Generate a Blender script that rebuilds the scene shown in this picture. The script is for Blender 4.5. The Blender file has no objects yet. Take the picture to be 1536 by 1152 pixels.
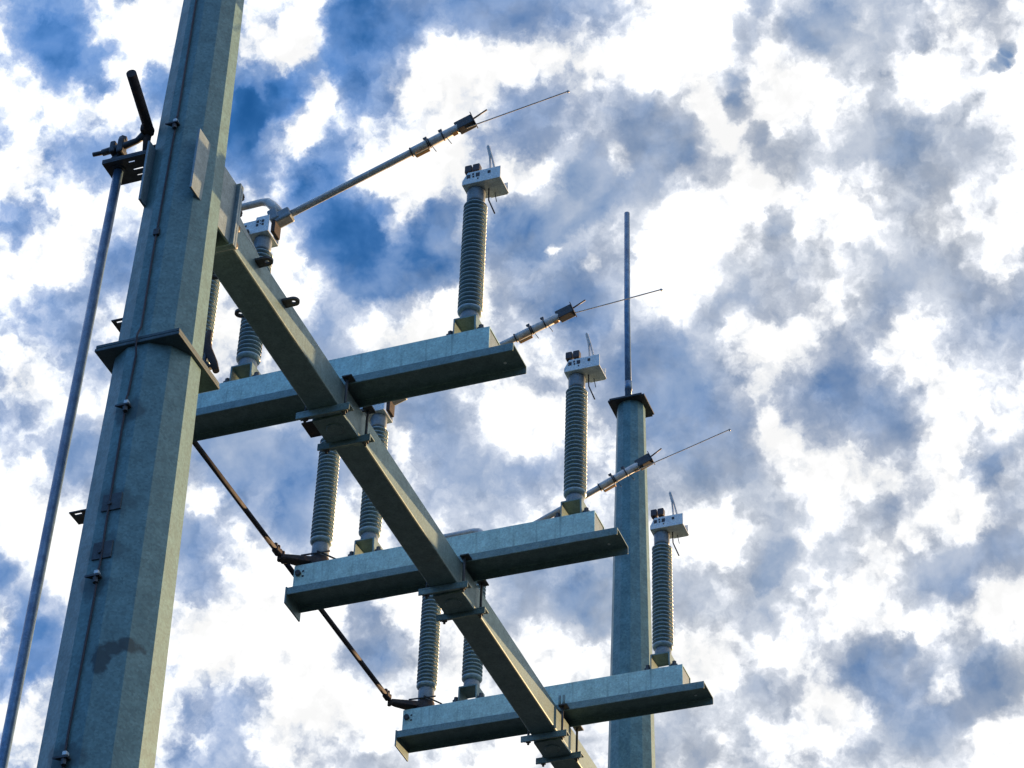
import bpy, bmesh, math, random
from mathutils import Vector, Matrix
random.seed(7)
C = bpy.context.scene.collection
SC = bpy.context.scene
GZ = 12.75                      # height of the switch platform datum above the ground
R_ = math.radians

# ------------------------------------------------------------------ camera
cam = bpy.data.cameras.new('camera'); co = bpy.data.objects.new('camera', cam); C.objects.link(co)
cr = Vector((0.93934507, 0.34172282, 0.02926351)); cu = Vector((0.19155753, -0.59350433, 0.78169952))
cf = Vector((-0.28449349, 0.72868246, 0.62296495))
M = Matrix((cr, cu, -cf)).transposed().to_4x4(); M.translation = Vector((6.8452286, -12.59833671, 1.59500069))
co.matrix_world = M
cam.sensor_width = 36.0; cam.lens = 36.0*3670.5/1536.0; cam.clip_end = 4000; cam.clip_start = 0.1
SC.camera = co

# ------------------------------------------------------------------ sun and sky
SUN_AZ, SUN_EL = 69.5, 5.2      # degrees from +x towards +y, degrees above the horizon
sl = bpy.data.lights.new('sun', 'SUN'); sl.energy = 5.0; sl.angle = R_(0.5); sl.color = (1.0, 0.62, 0.31)
so = bpy.data.objects.new('sun', sl); C.objects.link(so)
sd = Vector((math.cos(R_(SUN_EL))*math.cos(R_(SUN_AZ)), math.cos(R_(SUN_EL))*math.sin(R_(SUN_AZ)), math.sin(R_(SUN_EL))))
so.rotation_euler = sd.to_track_quat('Z', 'Y').to_euler(); so.location = (20, 40, 30)
SC.view_settings.view_transform = 'Standard'; SC.view_settings.look = 'None'
SC.view_settings.exposure = 1.6; SC.view_settings.gamma = 1.0
try: SC.view_settings.use_curve_mapping = False
except Exception: pass

W = bpy.data.worlds.new('World'); SC.world = W; W.use_nodes = True
nt = W.node_tree; N = nt.nodes; Lk = nt.links
for n in list(N): N.remove(n)
def node(t, **kw):
    n = N.new(t)
    for k, v in kw.items(): setattr(n, k, v)
    return n
def math_(op, a, b=None, c=None, clamp=False):
    n = node('ShaderNodeMath', operation=op, use_clamp=clamp)
    for i, x in enumerate((a, b, c)):
        if x is None: continue
        if isinstance(x, (int, float)): n.inputs[i].default_value = x
        else: Lk.new(x, n.inputs[i])
    return n.outputs[0]
def vmath(op, a, b=None, out=0):
    n = node('ShaderNodeVectorMath', operation=op)
    for i, x in enumerate((a, b)):
        if x is None: continue
        if isinstance(x, (tuple, list, Vector)): n.inputs[i].default_value = tuple(x)
        elif isinstance(x, (int, float)): n.inputs['Scale'].default_value = x
        else: Lk.new(x, n.inputs[i])
    return n.outputs[out]
def wnoise(vec, scale, det=6, rough=0.55, dist=0.0):
    n = node('ShaderNodeTexNoise'); n.inputs['Scale'].default_value = scale; n.inputs['Detail'].default_value = det
    n.inputs['Roughness'].default_value = rough; n.inputs['Distortion'].default_value = dist; Lk.new(vec, n.inputs['Vector'])
    return n
def maprange(x, a, b, c, d, smooth=True):
    n = node('ShaderNodeMapRange'); n.interpolation_type = 'SMOOTHSTEP' if smooth else 'LINEAR'; n.clamp = True
    Lk.new(x, n.inputs[0])
    for i, v in enumerate((a, b, c, d)): n.inputs[i+1].default_value = v
    return n.outputs[0]

sky = node('ShaderNodeTexSky', sky_type='NISHITA'); sky.sun_disc = False
sky.sun_elevation = R_(SUN_EL); sky.sun_rotation = R_(90.0 - SUN_AZ); sky.altitude = 200
sky.air_density = 1.0; sky.dust_density = 0.6; sky.ozone_density = 3.0
tc = node('ShaderNodeTexCoord'); dirv = tc.outputs['Generated']
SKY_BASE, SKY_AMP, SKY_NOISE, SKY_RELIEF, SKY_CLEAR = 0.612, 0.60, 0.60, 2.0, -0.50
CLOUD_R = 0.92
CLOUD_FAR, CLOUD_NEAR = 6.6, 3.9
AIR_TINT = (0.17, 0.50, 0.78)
# cloud banks of the sky: (azimuth deg from +x, elevation deg, angular radius deg, amount); minus opens a blue gap, plus thickens the cloud
CLOUDS = [
    (127.13, 45.72, 1.54, -0.5), (126.98, 44.5, 1.21, -0.35), (125.71, 44.55, 1.11, -0.55), (124.82, 44.85, 0.89, -0.5), (123.33, 44.51, 0.78, -0.5), (126.56, 45.27, 0.88, -0.3), (127.82, 43.04, 0.66, -0.35), 
    (125.29, 42.99, 1.55, -0.3), (124.34, 42.51, 1.11, -0.25), (126.4, 40.95, 1.33, -0.4), (123.66, 40.5, 1.34, -0.4), (123.15, 40.02, 1.12, -0.35), (124.83, 39.08, 1.11, -0.5), (126.01, 38.67, 1.11, -0.25), 
    (124.26, 37.92, 1.34, -0.35), (119.77, 44.54, 1.34, -0.95), (120.44, 44.09, 0.89, -0.9), (118.84, 44.87, 0.9, -0.75), (118.08, 45.55, 0.78, -0.6), (116.85, 46.27, 1.57, -0.55), (116, 46.63, 1.57, -0.5), 
    (117.37, 46.76, 1.12, -0.45), (112.45, 47.35, 1.34, -0.7), (113.58, 47.23, 1.12, -0.5), (114.68, 46.87, 1.12, -0.3), (119.87, 45.69, 0.67, -0.3), (120.28, 43.25, 0.9, -0.6), (118.96, 42.99, 1.12, -0.5), 
    (117.11, 43.46, 0.9, -0.6), (117.89, 42.93, 1.12, -0.4), (116.19, 44.62, 1.35, -0.3), (116.7, 45.2, 0.9, -0.3), (117.55, 42.03, 1.35, -0.5), (116.23, 41.51, 1.8, -0.8), (114.95, 41.28, 2.03, -0.75), 
    (113.74, 41.65, 1.36, -0.8), (114, 42.26, 1.13, -0.5), (116.95, 40.67, 1.35, -0.55), (115.28, 40.48, 1.36, -0.45), (116.79, 39.43, 1.13, -0.6), (117.45, 39.85, 0.9, -0.4), (111.46, 42.05, 1.36, -0.8), 
    (110.85, 42.38, 1.13, -0.85), (109.81, 42.87, 1.13, -0.7), (112.49, 44.81, 1.12, -0.3), (124.3, 45.77, 1.77, 0.4), (123.38, 45.59, 1.11, 0.35), (119.33, 46.36, 1.34, 0.35), (125.88, 45.15, 0.55, 0.25), 
    (126.46, 43.43, 1.55, 0.4), (124.92, 43.98, 1.33, 0.4), (126.84, 41.81, 0.88, 0.35), (125.16, 40.83, 1.33, 0.4), (125.7, 39.81, 1.55, 0.4), (124.55, 41.7, 0.89, 0.3), (125.63, 37.95, 1.55, 0.35), 
    (124.07, 38.8, 0.89, 0.3), (118.07, 44.78, 0.9, 0.5), (118.9, 43.93, 1.12, 0.5), (118.02, 43.78, 0.67, 0.4), (119.83, 45.47, 1.12, 0.4), (118.81, 45.95, 0.67, 0.35), (115.45, 45.75, 1.35, 0.35), 
    (113.25, 46.02, 1.79, 0.35), (114.07, 45.36, 1.8, 0.3), (119.34, 42.72, 0.9, 0.4), (116.05, 43.54, 1.35, 0.35), (115.11, 42.83, 1.13, 0.4), (114.33, 43.49, 1.35, 0.35), (114.82, 41.99, 0.9, 0.9), 
    (113.15, 42.15, 0.34, 0.6), (118.28, 41.34, 0.79, 0.55), (117.51, 40.31, 1.13, 0.6), (116.01, 39.72, 1.02, 0.6), (114.81, 39.88, 0.9, 0.55), (114.01, 40, 0.9, 0.5), (113.01, 40.28, 0.9, 0.4), 
    (119.97, 39.15, 0.56, 0.4), (111.08, 47.31, 1.12, -0.6), (109.26, 47.11, 1.34, -0.35), (109.64, 44.73, 1.8, -0.35), (111.15, 44.39, 1.13, -0.25), (111.41, 45, 1.12, -0.25), (106.59, 44.57, 1.35, -0.55), 
    (107.46, 44.89, 1.12, -0.4), (105.73, 44.32, 0.9, -0.5), (107.9, 43.34, 1.58, -0.55), (106.83, 43.49, 1.35, -0.5), (109.18, 43.19, 1.35, -0.5), (105.34, 43.46, 1.12, -0.3), (109.14, 41.17, 1.58, -0.35), 
    (110.17, 41, 1.36, -0.4), (103.87, 46.64, 0.67, -0.55), (104.13, 45.89, 0.67, -0.5), (104.49, 45.44, 0.67, -0.65), (104.19, 44.97, 0.56, -0.75), (103.58, 44.25, 0.45, -0.5), (103.31, 47.26, 0.45, -0.6), 
    (101.6, 46.99, 1.33, -0.45), (100.29, 46.75, 1.77, -0.35), (102.1, 46.4, 0.89, -0.35), (98.28, 46.89, 1.32, -0.3), (95.33, 45.83, 0.35, -0.7), (95.51, 45.57, 0.33, -0.7), (95.8, 45.39, 0.33, -0.6), 
    (96.08, 45.27, 0.31, -0.4), (99.5, 44.4, 1.56, -0.3), (98.14, 43.52, 2, -0.35), (101.72, 43.55, 1.57, -0.45), (102.77, 43.68, 1.12, -0.35), (99.62, 43.48, 1.78, -0.35), (97.21, 42.81, 1.33, -0.25), 
    (103.08, 42.33, 0.56, -0.6), (103.38, 40.92, 1.8, -0.4), (104.83, 40.66, 1.35, -0.35), (102.33, 41.34, 1.35, -0.3), (105.66, 40.21, 1.13, -0.25), (99.86, 41.5, 1.56, -0.3), (100.68, 41.47, 0.67, -0.3), 
    (97.49, 40.99, 1.33, -0.3), (100.18, 40.44, 1.34, -0.4), (98.65, 39.86, 2.01, -0.4), (97.14, 39.42, 1.78, -0.4), (96.1, 39.78, 1.11, -0.4), (101.33, 38.96, 1.35, -0.25), (108.3, 39.46, 2.04, -0.4), 
    (106.7, 38.83, 1.81, -0.45), (109.32, 40.07, 1.13, -0.35), (111.16, 40.19, 1.13, -0.35), (106.55, 46.56, 1.79, 0.3), (105.47, 45.62, 1.57, 0.35), (108.79, 46.12, 1.35, 0.25), (111.25, 46.24, 1.12, 0.25), 
    (105.19, 46.99, 1.34, 0.3), (102.62, 45.51, 1.34, 0.35), (101.83, 44.71, 1.34, 0.3), (104.65, 44.37, 0.9, 0.4), (103.86, 43.26, 0.79, 0.5), (103.02, 43.15, 0.78, 0.5), (111.1, 43.31, 1.13, 0.5), 
    (110.44, 42.7, 0.56, 0.6), (108.11, 43.81, 0.5, 0.7), (97.75, 46.08, 1.55, 0.3), (98.34, 45.07, 1.11, 0.3), (95.88, 44.52, 1.1, 0.3), (105.39, 42.07, 1.8, 0.4), (106.21, 42.55, 1.13, 0.35), 
    (101.63, 42.23, 1.34, 0.4), (100.35, 42.61, 1.34, 0.3), (101.58, 40.52, 1.12, 0.4), (100.52, 41, 0.56, 0.35), (104.45, 40.03, 0.68, 0.4), (106.05, 40.69, 0.9, 0.35), (97, 40.33, 0.89, 0.4), 
    (104.69, 39.1, 1.58, 0.35), (103.09, 39.2, 1.35, 0.3), (98.77, 38.94, 1.78, 0.4), (96.3, 42.11, 1.33, 0.25), (109.04, 41.4, 0.32, 0.5), (110.19, 41.7, 0.23, 0.6), (124.7, 35.59, 1.78, -0.4), 
    (123.63, 35.9, 1.11, -0.4), (118.28, 35.87, 2.48, -0.6), (119.51, 36.38, 1.35, -0.55), (117.18, 36.28, 1.35, -0.5), (120.16, 36.78, 0.9, -0.5), (117.24, 35.18, 1.13, -0.35), (124.6, 32.66, 1.11, -0.5), 
    (123.95, 32.14, 0.89, -0.5), (123.97, 31.37, 0.99, -0.8), (124.36, 30.7, 0.88, -0.6), (125.23, 33.04, 0.66, -0.5), (119.87, 33.85, 1.34, -0.4), (119.23, 33.3, 1.34, -0.35), (120.15, 34.45, 0.9, -0.4), 
    (119.06, 30.85, 1.34, -0.4), (117.81, 30.95, 0.89, -0.4), (118.71, 29.65, 1.78, -0.35), (115.06, 32.38, 1.35, -0.4), (114.49, 32.11, 0.9, -0.4), (115.19, 31.76, 0.9, -0.3), (116.3, 30.3, 0.89, -0.25), 
    (114.83, 29.79, 0.89, -0.3), (113.73, 36.66, 1.81, -0.3), (112.13, 35.95, 1.58, -0.35), (111.4, 36.75, 1.36, -0.3), (113.6, 37.44, 1.36, -0.4), (114.24, 38.04, 1.13, -0.35), (111.45, 33.79, 1.35, -0.35), 
    (125.01, 36.95, 1.56, 0.3), (125.1, 34.91, 1.33, 0.4), (124.33, 33.94, 1.33, 0.35), (123.46, 33.28, 1.33, 0.35), (124.82, 32.02, 0.55, 0.5), (124.45, 31.15, 0.55, 0.6), (123.11, 37.06, 0.89, 0.3), 
    (119.99, 35.16, 0.67, 0.45), (118.81, 34.27, 1.12, 0.35), (118.13, 33.4, 1.35, 0.4), (119.59, 32.03, 1.56, 0.45), (117.75, 31.88, 2.01, 0.4), (116.37, 32.61, 1.12, 0.35), (118.99, 31.62, 1.34, 0.3), 
    (120.02, 30.14, 1.33, 0.3), (117.01, 30.25, 1.34, 0.35), (115.83, 30.95, 1.12, 0.35), (114.69, 30.25, 0.89, 0.3), (115.87, 34.81, 0.9, 0.35), (114.74, 37.07, 0.57, 0.35), (113.82, 32.92, 1.13, 0.3), 
    (110.85, 37.55, 1.13, 0.5), (110.07, 37.88, 0.68, 0.4), (111.46, 38, 0.91, 0.35), (111.33, 35.19, 1.13, -0.3), (110.23, 36.78, 1.36, -0.35), (106.51, 38.2, 2.26, -0.4), (105.54, 37.56, 1.8, -0.4), 
    (104.8, 36.61, 1.8, -0.4), (103.86, 36.12, 1.35, -0.35), (106.73, 36.65, 1.58, -0.3), (109.02, 34, 1.8, -0.5), (108.64, 33.54, 1.35, -0.45), (110.7, 33.66, 1.35, -0.4), (109.38, 33.07, 1.13, -0.4), 
    (109.91, 32.28, 1.57, 0.45), (101.05, 37.7, 1.79, -0.5), (102.19, 38.07, 1.35, -0.5), (100.12, 37.34, 1.34, -0.4), (97.35, 36.66, 0.89, -0.6), (97.81, 36.08, 0.67, -0.7), (97.22, 34.96, 1.33, -0.55), 
    (97.35, 34.05, 0.89, -0.8), (99.72, 35.76, 1.12, -0.3), (100.89, 35.37, 0.89, -0.5), (103, 34.7, 1.57, -0.5), (103.96, 34.34, 1.12, -0.55), (102.08, 34.51, 0.9, -0.35), (103.89, 33.96, 0.45, -0.5), 
    (99.21, 33.73, 1.56, -0.65), (99.95, 33.62, 0.89, -0.5), (98.65, 33.84, 0.89, -0.5), (104.21, 33.04, 0.9, -0.5), (103.12, 32.93, 1.12, -0.25), (101.04, 31.7, 1.33, -0.6), (101.38, 31.86, 1.11, -0.5), 
    (100.27, 32.27, 0.44, -0.8), (98.74, 31.56, 1.55, -0.55), (97.89, 31.35, 1.1, -0.45), (99.7, 30.86, 1.55, -0.45), (100.81, 30.32, 1.33, -0.4), (99.43, 30.09, 1.1, -0.35), (104.65, 31.36, 1.56, -0.45), 
    (103.94, 31.19, 1.12, -0.35), (106.21, 34.16, 1.35, -0.35), (106.04, 33.54, 1.35, -0.4), (106.64, 30.47, 1.34, -0.5), (102.42, 29.85, 1.33, -0.4), (105.06, 29.84, 1.34, -0.3), (108.61, 30, 1.34, -0.3), 
    (102.67, 36.85, 1.8, 0.4), (100.98, 36.46, 1.12, 0.35), (98.51, 36.45, 1.11, 0.4), (98.48, 35.21, 1.11, 0.4), (102.38, 35.6, 1.35, 0.35), (104.86, 35.22, 1.35, 0.35), (100.24, 34.41, 1.12, 0.35), 
    (99.27, 34.81, 0.89, 0.35), (102.33, 33.75, 1.57, 0.35), (100.89, 33.37, 1.34, 0.4), (97.65, 33.16, 1.11, 0.35), (99.51, 32.68, 1.33, 0.4), (103.7, 32.26, 1.12, 0.35), (105.89, 32.15, 1.35, 0.4), 
    (99.29, 31.37, 0.62, 0.6), (103.26, 30.56, 1.56, 0.45), (104.69, 30.45, 1.12, 0.35), (101.83, 30.74, 0.89, 0.3), (98.08, 29.86, 1.1, 0.3), (97.1, 37.1, 0.67, 0.4), (98.18, 37.5, 1.11, 0.35), 
    (103.43, 37.04, 0.9, 0.35), 
]

wn1 = wnoise(dirv, 30.0, 3, 0.55); wv1 = vmath('SCALE', vmath('SUBTRACT', wn1.outputs['Color'], (0.5, 0.5, 0.5)), 0.014)
wn2 = wnoise(dirv, 150.0, 5, 0.62); wv2 = vmath('SCALE', vmath('SUBTRACT', wn2.outputs['Color'], (0.5, 0.5, 0.5)), 0.010)
dw = vmath('NORMALIZE', vmath('ADD', vmath('ADD', dirv, wv1), wv2))
def combine(x):
    n = node('ShaderNodeCombineXYZ')
    for i in range(3): Lk.new(x, n.inputs[i])
    return n.outputs[0]
def xyz(v):
    n = node('ShaderNodeSeparateXYZ'); Lk.new(v, n.inputs[0]); return [combine(n.outputs[i]) for i in range(3)]
def vmad(a, b, c):
    n = node('ShaderNodeVectorMath', operation='MULTIPLY_ADD'); Lk.new(a, n.inputs[0]); n.inputs[1].default_value = b
    if c is not None: Lk.new(c, n.inputs[2])
    return n.outputs[0]
while len(CLOUDS) % 3: CLOUDS.append((0, -60, 1, 0))
dx, dy, dz = xyz(dw); acc = None
for i in range(0, len(CLOUDS), 3):                 # three banks at a time, one per channel
    q = CLOUDS[i:i+3]
    if i and i % 90 == 0:                          # read in batches so that the shader fits
        tiny = vmath('MULTIPLY', acc, (1e-9, 1e-9, 1e-9)); dx, dy, dz = xyz(vmath('ADD', dw, tiny))
    c = [(math.cos(R_(e))*math.cos(R_(a)), math.cos(R_(e))*math.sin(R_(a)), math.sin(R_(e))) for a, e, r, m in q]
    d = vmad(dz, tuple(k[2] for k in c), vmad(dy, tuple(k[1] for k in c), vmad(dx, tuple(k[0] for k in c), None)))
    n = node('ShaderNodeMapRange', data_type='FLOAT_VECTOR', interpolation_type='SMOOTHSTEP'); n.clamp = True
    Lk.new(d, n.inputs['Vector'])

    iv = [s for s in n.inputs if s.type == 'VECTOR']   # Vector, From Min, From Max, To Min, To Max
    iv[1].default_value = tuple(math.cos(R_(r*CLOUD_R)) for a, e, r, m in q); iv[2].default_value = (1.0, 1.0, 1.0)
    iv[3].default_value = (0, 0, 0); iv[4].default_value = tuple(m*SKY_AMP for a, e, r, m in q)
    acc = n.outputs['Vector'] if acc is None else vmath('ADD', acc, n.outputs['Vector'])
acc = vmath('DOT_PRODUCT', acc, (1, 1, 1), out=1)
sund = (sd.x, sd.y, sd.z+0.45)
dn = vmath('ADD', dirv, wv2)
nA = wnoise(dn, 36.0, 6, 0.52, 0.1).outputs['Fac']
nB = wnoise(vmath('ADD', dn, tuple(0.005*q for q in sund)), 36.0, 6, 0.52, 0.1).outputs['Fac']
big = wnoise(dirv, 7.0, 3, 0.5).outputs['Fac']
t = math_('ADD', acc, SKY_BASE)
t = math_('MULTIPLY_ADD', math_('SUBTRACT', nA, 0.5), SKY_NOISE, t)
t = math_('MULTIPLY_ADD', math_('SUBTRACT', big, 0.5), 0.25, t)
sdot = vmath('DOT_PRODUCT', dirv, tuple(sd), out=1)
t = math_('ADD', t, maprange(sdot, -0.55, 0.25, SKY_CLEAR, 0.0))      # unseen sky behind the viewer, cleared so its fill light on the steel is bluer
fine = wnoise(dn, 150.0, 5, 0.6, 0.1).outputs['Fac']
t = math_('MULTIPLY_ADD', math_('SUBTRACT', fine, 0.5), 0.30, t)
relief = math_('MULTIPLY', math_('SUBTRACT', nA, nB), SKY_RELIEF)
t2 = math_('ADD', t, math_('MULTIPLY', relief, maprange(t, 0.15, 0.6, 0.15, 1.0)))
tone = math_('MULTIPLY_ADD', math_('SUBTRACT', wnoise(dirv, 11.0, 2, 0.5).outputs['Fac'], 0.5), 1.3, maprange(sdot, 0.44, 0.70, 0.0, 1.0, False), clamp=True)
wisp = wnoise(vmath('ADD', dirv, wv1), 40.0, 5, 0.55, 0.1).outputs['Fac']
floor_ = math_('MULTIPLY_ADD', tone, 0.16, math_('MULTIPLY_ADD', math_('SUBTRACT', wisp, 0.5), 0.85, 0.05))
t2 = math_('MULTIPLY_ADD', tone, 0.075, t2)
t2 = math_('SMOOTH_MAX', t2, floor_, 0.22)
def colramp(cols):
    r = node('ShaderNodeValToRGB'); r.color_ramp.interpolation = 'LINEAR'; e = r.color_ramp.elements
    while len(e) < len(cols): e.new(0.5)
    for k, (p, c) in zip(e, cols): k.position = p; k.color = (*c, 1)
    Lk.new(t2, r.inputs[0]); return r.outputs[0]
blue = colramp([(0.0, (0.045, 0.18, 0.48)), (0.18, (0.100, 0.24, 0.55)), (0.36, (0.20, 0.34, 0.63)), (0.50, (0.36, 0.47, 0.71)), (0.60, (0.58, 0.67, 0.83)), (0.70, (0.84, 0.88, 0.95)), (0.84, (1, 1, 1))])
grey = colramp([(0.0, (0.09, 0.19, 0.38)), (0.18, (0.25, 0.33, 0.47)), (0.36, (0.44, 0.49, 0.58)), (0.50, (0.57, 0.61, 0.68)), (0.60, (0.70, 0.73, 0.79)), (0.70, (0.87, 0.89, 0.92)), (0.84, (1, 1, 1))])
cmix = node('ShaderNodeMix', data_type='RGBA'); Lk.new(tone, cmix.inputs[0]); Lk.new(blue, cmix.inputs[6]); Lk.new(grey, cmix.inputs[7])
# clear air from the sky model where the cloud is thin, cloud light elsewhere; clouds out of view, away from the sun, brightened as fill for the steel
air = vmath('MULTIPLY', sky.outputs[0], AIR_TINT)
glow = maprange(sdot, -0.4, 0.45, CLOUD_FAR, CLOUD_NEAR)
soft = wnoise(vmath('ADD', dirv, wv1), 22.0, 4, 0.5).outputs['Fac']
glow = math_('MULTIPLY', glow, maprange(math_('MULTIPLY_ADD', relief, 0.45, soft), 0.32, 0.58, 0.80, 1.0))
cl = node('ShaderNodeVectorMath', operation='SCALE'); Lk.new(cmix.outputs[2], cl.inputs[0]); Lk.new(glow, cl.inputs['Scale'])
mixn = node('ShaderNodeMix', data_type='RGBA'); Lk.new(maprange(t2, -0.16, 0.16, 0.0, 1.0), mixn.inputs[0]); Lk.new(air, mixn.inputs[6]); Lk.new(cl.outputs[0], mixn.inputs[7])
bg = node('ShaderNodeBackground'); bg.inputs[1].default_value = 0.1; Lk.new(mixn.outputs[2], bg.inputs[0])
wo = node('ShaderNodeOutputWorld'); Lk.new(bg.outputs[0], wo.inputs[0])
W.cycles.sampling_method = 'MANUAL'; W.cycles.sample_map_resolution = 512


# ------------------------------------------------------------------ materials
def mat(name, col, col2=None, rough=0.5, metal=0.0, scale=18.0, streak=0.0, bump=0.15, spec=0.5, spot=None, stains=None, contrast=(0.35, 0.65)):
    m = bpy.data.materials.new(name); m.use_nodes = True
    t = m.node_tree; n = t.nodes; l = t.links; b = n['Principled BSDF']
    tcn = n.new('ShaderNodeTexCoord'); v = tcn.outputs['Object']
    col2 = col2 or tuple(c*0.75 for c in col)
    nz = n.new('ShaderNodeTexNoise'); nz.inputs['Scale'].default_value = scale; nz.inputs['Detail'].default_value = 7; nz.inputs['Roughness'].default_value = 0.62
    l.new(v, nz.inputs['Vector'])
    mr = n.new('ShaderNodeMapRange'); mr.inputs[1].default_value = contrast[0]; mr.inputs[2].default_value = contrast[1]; l.new(nz.outputs['Fac'], mr.inputs[0])
    mx = n.new('ShaderNodeMix'); mx.data_type = 'RGBA'; mx.inputs[6].default_value = (*col, 1); mx.inputs[7].default_value = (*col2, 1)
    l.new(mr.outputs[0], mx.inputs[0]); out = mx.outputs[2]
    # fine speckle of the zinc
    vz = n.new('ShaderNodeTexVoronoi'); vz.inputs['Scale'].default_value = scale*8; l.new(v, vz.inputs['Vector'])
    bw = n.new('ShaderNodeRGBToBW'); l.new(vz.outputs['Color'], bw.inputs[0])
    sm = n.new('ShaderNodeMapRange'); sm.inputs[3].default_value = 0.76; sm.inputs[4].default_value = 1.22; l.new(bw.outputs[0], sm.inputs[0])
    mu = n.new('ShaderNodeMix'); mu.data_type = 'RGBA'; mu.blend_type = 'MULTIPLY'; mu.inputs[0].default_value = 1.0
    l.new(out, mu.inputs[6]); l.new(sm.outputs[0], mu.inputs[7]); out = mu.outputs[2]
    if streak:
        mp = n.new('ShaderNodeMapping'); mp.inputs['Scale'].default_value = (16, 16, 1.3); l.new(v, mp.inputs['Vector'])
        ns = n.new('ShaderNodeTexNoise'); ns.inputs['Scale'].default_value = 1.6; ns.inputs['Detail'].default_value = 5; l.new(mp.outputs[0], ns.inputs['Vector'])
        ms = n.new('ShaderNodeMapRange'); ms.inputs[1].default_value = 0.56; ms.inputs[2].default_value = 0.78; ms.inputs[4].default_value = streak; l.new(ns.outputs['Fac'], ms.inputs[0])
        mk = n.new('ShaderNodeMix'); mk.data_type = 'RGBA'; mk.inputs[7].default_value = (col[0]*0.28, col[1]*0.28, col[2]*0.27, 1)
        l.new(ms.outputs[0], mk.inputs[0]); l.new(out, mk.inputs[6]); out = mk.outputs[2]
    if spot:                                        # patches of rust / dirt with their own shape
        np_ = n.new('ShaderNodeTexNoise'); np_.inputs['Scale'].default_value = spot[1]; np_.inputs['Detail'].default_value = 6; l.new(v, np_.inputs['Vector'])
        mp2 = n.new('ShaderNodeMapRange'); mp2.inputs[1].default_value = spot[2]; mp2.inputs[2].default_value = spot[2]+0.12; mp2.inputs[4].default_value = spot[3]; l.new(np_.outputs['Fac'], mp2.inputs[0])
        mk2 = n.new('ShaderNodeMix'); mk2.data_type = 'RGBA'; mk2.inputs[7].default_value = (*spot[0], 1)
        l.new(mp2.outputs[0], mk2.inputs[0]); l.new(out, mk2.inputs[6]); out = mk2.outputs[2]
    for (c, r, k) in (stains or []):                # individual dark stains: centre, radii, strength
        wn = n.new('ShaderNodeTexNoise'); wn.inputs['Scale'].default_value = 14; wn.inputs['Detail'].default_value = 5; l.new(v, wn.inputs['Vector'])
        sb = n.new('ShaderNodeVectorMath'); sb.operation = 'SUBTRACT'; l.new(v, sb.inputs[0]); sb.inputs[1].default_value = c
        dv = n.new('ShaderNodeVectorMath'); dv.operation = 'DIVIDE'; l.new(sb.outputs[0], dv.inputs[0]); dv.inputs[1].default_value = r
        ln = n.new('ShaderNodeVectorMath'); ln.operation = 'LENGTH'; l.new(dv.outputs[0], ln.inputs[0])
        ad = n.new('ShaderNodeMath'); ad.operation = 'MULTIPLY_ADD'; l.new(wn.outputs['Fac'], ad.inputs[0]); ad.inputs[1].default_value = 1.6; l.new(ln.outputs['Value'], ad.inputs[2])
        mr2 = n.new('ShaderNodeMapRange'); mr2.inputs[1].default_value = 1.55; mr2.inputs[2].default_value = 1.9; mr2.inputs[3].default_value = k; mr2.inputs[4].default_value = 0.0; l.new(ad.outputs[0], mr2.inputs[0])
        mk3 = n.new('ShaderNodeMix'); mk3.data_type = 'RGBA'; mk3.inputs[7].default_value = (col[0]*0.22, col[1]*0.2, col[2]*0.2, 1)
        l.new(mr2.outputs[0], mk3.inputs[0]); l.new(out, mk3.inputs[6]); out = mk3.outputs[2]
    l.new(out, b.inputs['Base Color'])
    b.inputs['Metallic'].default_value = metal; b.inputs['Specular IOR Level'].default_value = spec
    rr = n.new('ShaderNodeMapRange'); rr.inputs[3].default_value = max(0.05, rough-0.1); rr.inputs[4].default_value = min(1, rough+0.14); l.new(nz.outputs['Fac'], rr.inputs[0]); l.new(rr.outputs[0], b.inputs['Roughness'])
    if bump:
        bp = n.new('ShaderNodeBump'); bp.inputs['Strength'].default_value = bump; bp.inputs['Distance'].default_value = 0.004
        l.new(nz.outputs['Fac'], bp.inputs['Height']); l.new(bp.outputs[0], b.inputs['Normal'])
    return m

PX, PY = 0.50, -2.376
def Zc(z): return z + GZ
pole_stains = [((0.02, -0.34, -2.93+GZ), (0.13, 0.3, 0.12), 0.45), ((0.02, -0.34, -3.29+GZ), (0.13, 0.3, 0.12), 0.45),
               ((-0.02, -0.3, -3.50+GZ), (0.10, 0.3, 0.11), 0.6), ((0.02, -0.3, -2.26+GZ), (0.11, 0.3, 0.10), 0.7), ((0.0, -0.3, -4.64+GZ), (0.12, 0.3, 0.12), 0.7),
               ((0.10, -0.32, -4.02+GZ), (0.045, 0.25, 0.10), 0.92), ((0.15, -0.3, -3.94+GZ), (0.06, 0.25, 0.06), 0.92), ((0.22, -0.25, -3.90+GZ), (0.06, 0.25, 0.055), 0.85)]
G_POLE = mat('galvanised_pole', (0.115, 0.214, 0.204), (0.084, 0.162, 0.156), rough=0.52, metal=0.15, scale=9, bump=0.05, stains=pole_stains)
G_POLE2 = mat('galvanised_pole_far', (0.118, 0.222, 0.212), (0.080, 0.154, 0.150), rough=0.5, metal=0.25, scale=7, streak=0.25, bump=0.12)
G_FLANGE = mat('weathered_flange', (0.055, 0.095, 0.10), (0.04, 0.07, 0.075), rough=0.65, metal=0.0, scale=12, streak=0.3)
G_PAD = mat('weathered_pad', (0.055, 0.075, 0.08), (0.04, 0.05, 0.052), rough=0.7, metal=0.0, scale=18, bump=0.2)
G_STEEL = mat('galvanised_steel', (0.155, 0.238, 0.232), (0.115, 0.182, 0.178), rough=0.48, metal=0.3, scale=12, streak=0.25, spot=((0.10, 0.085, 0.06), 5, 0.66, 0.5))
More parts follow.
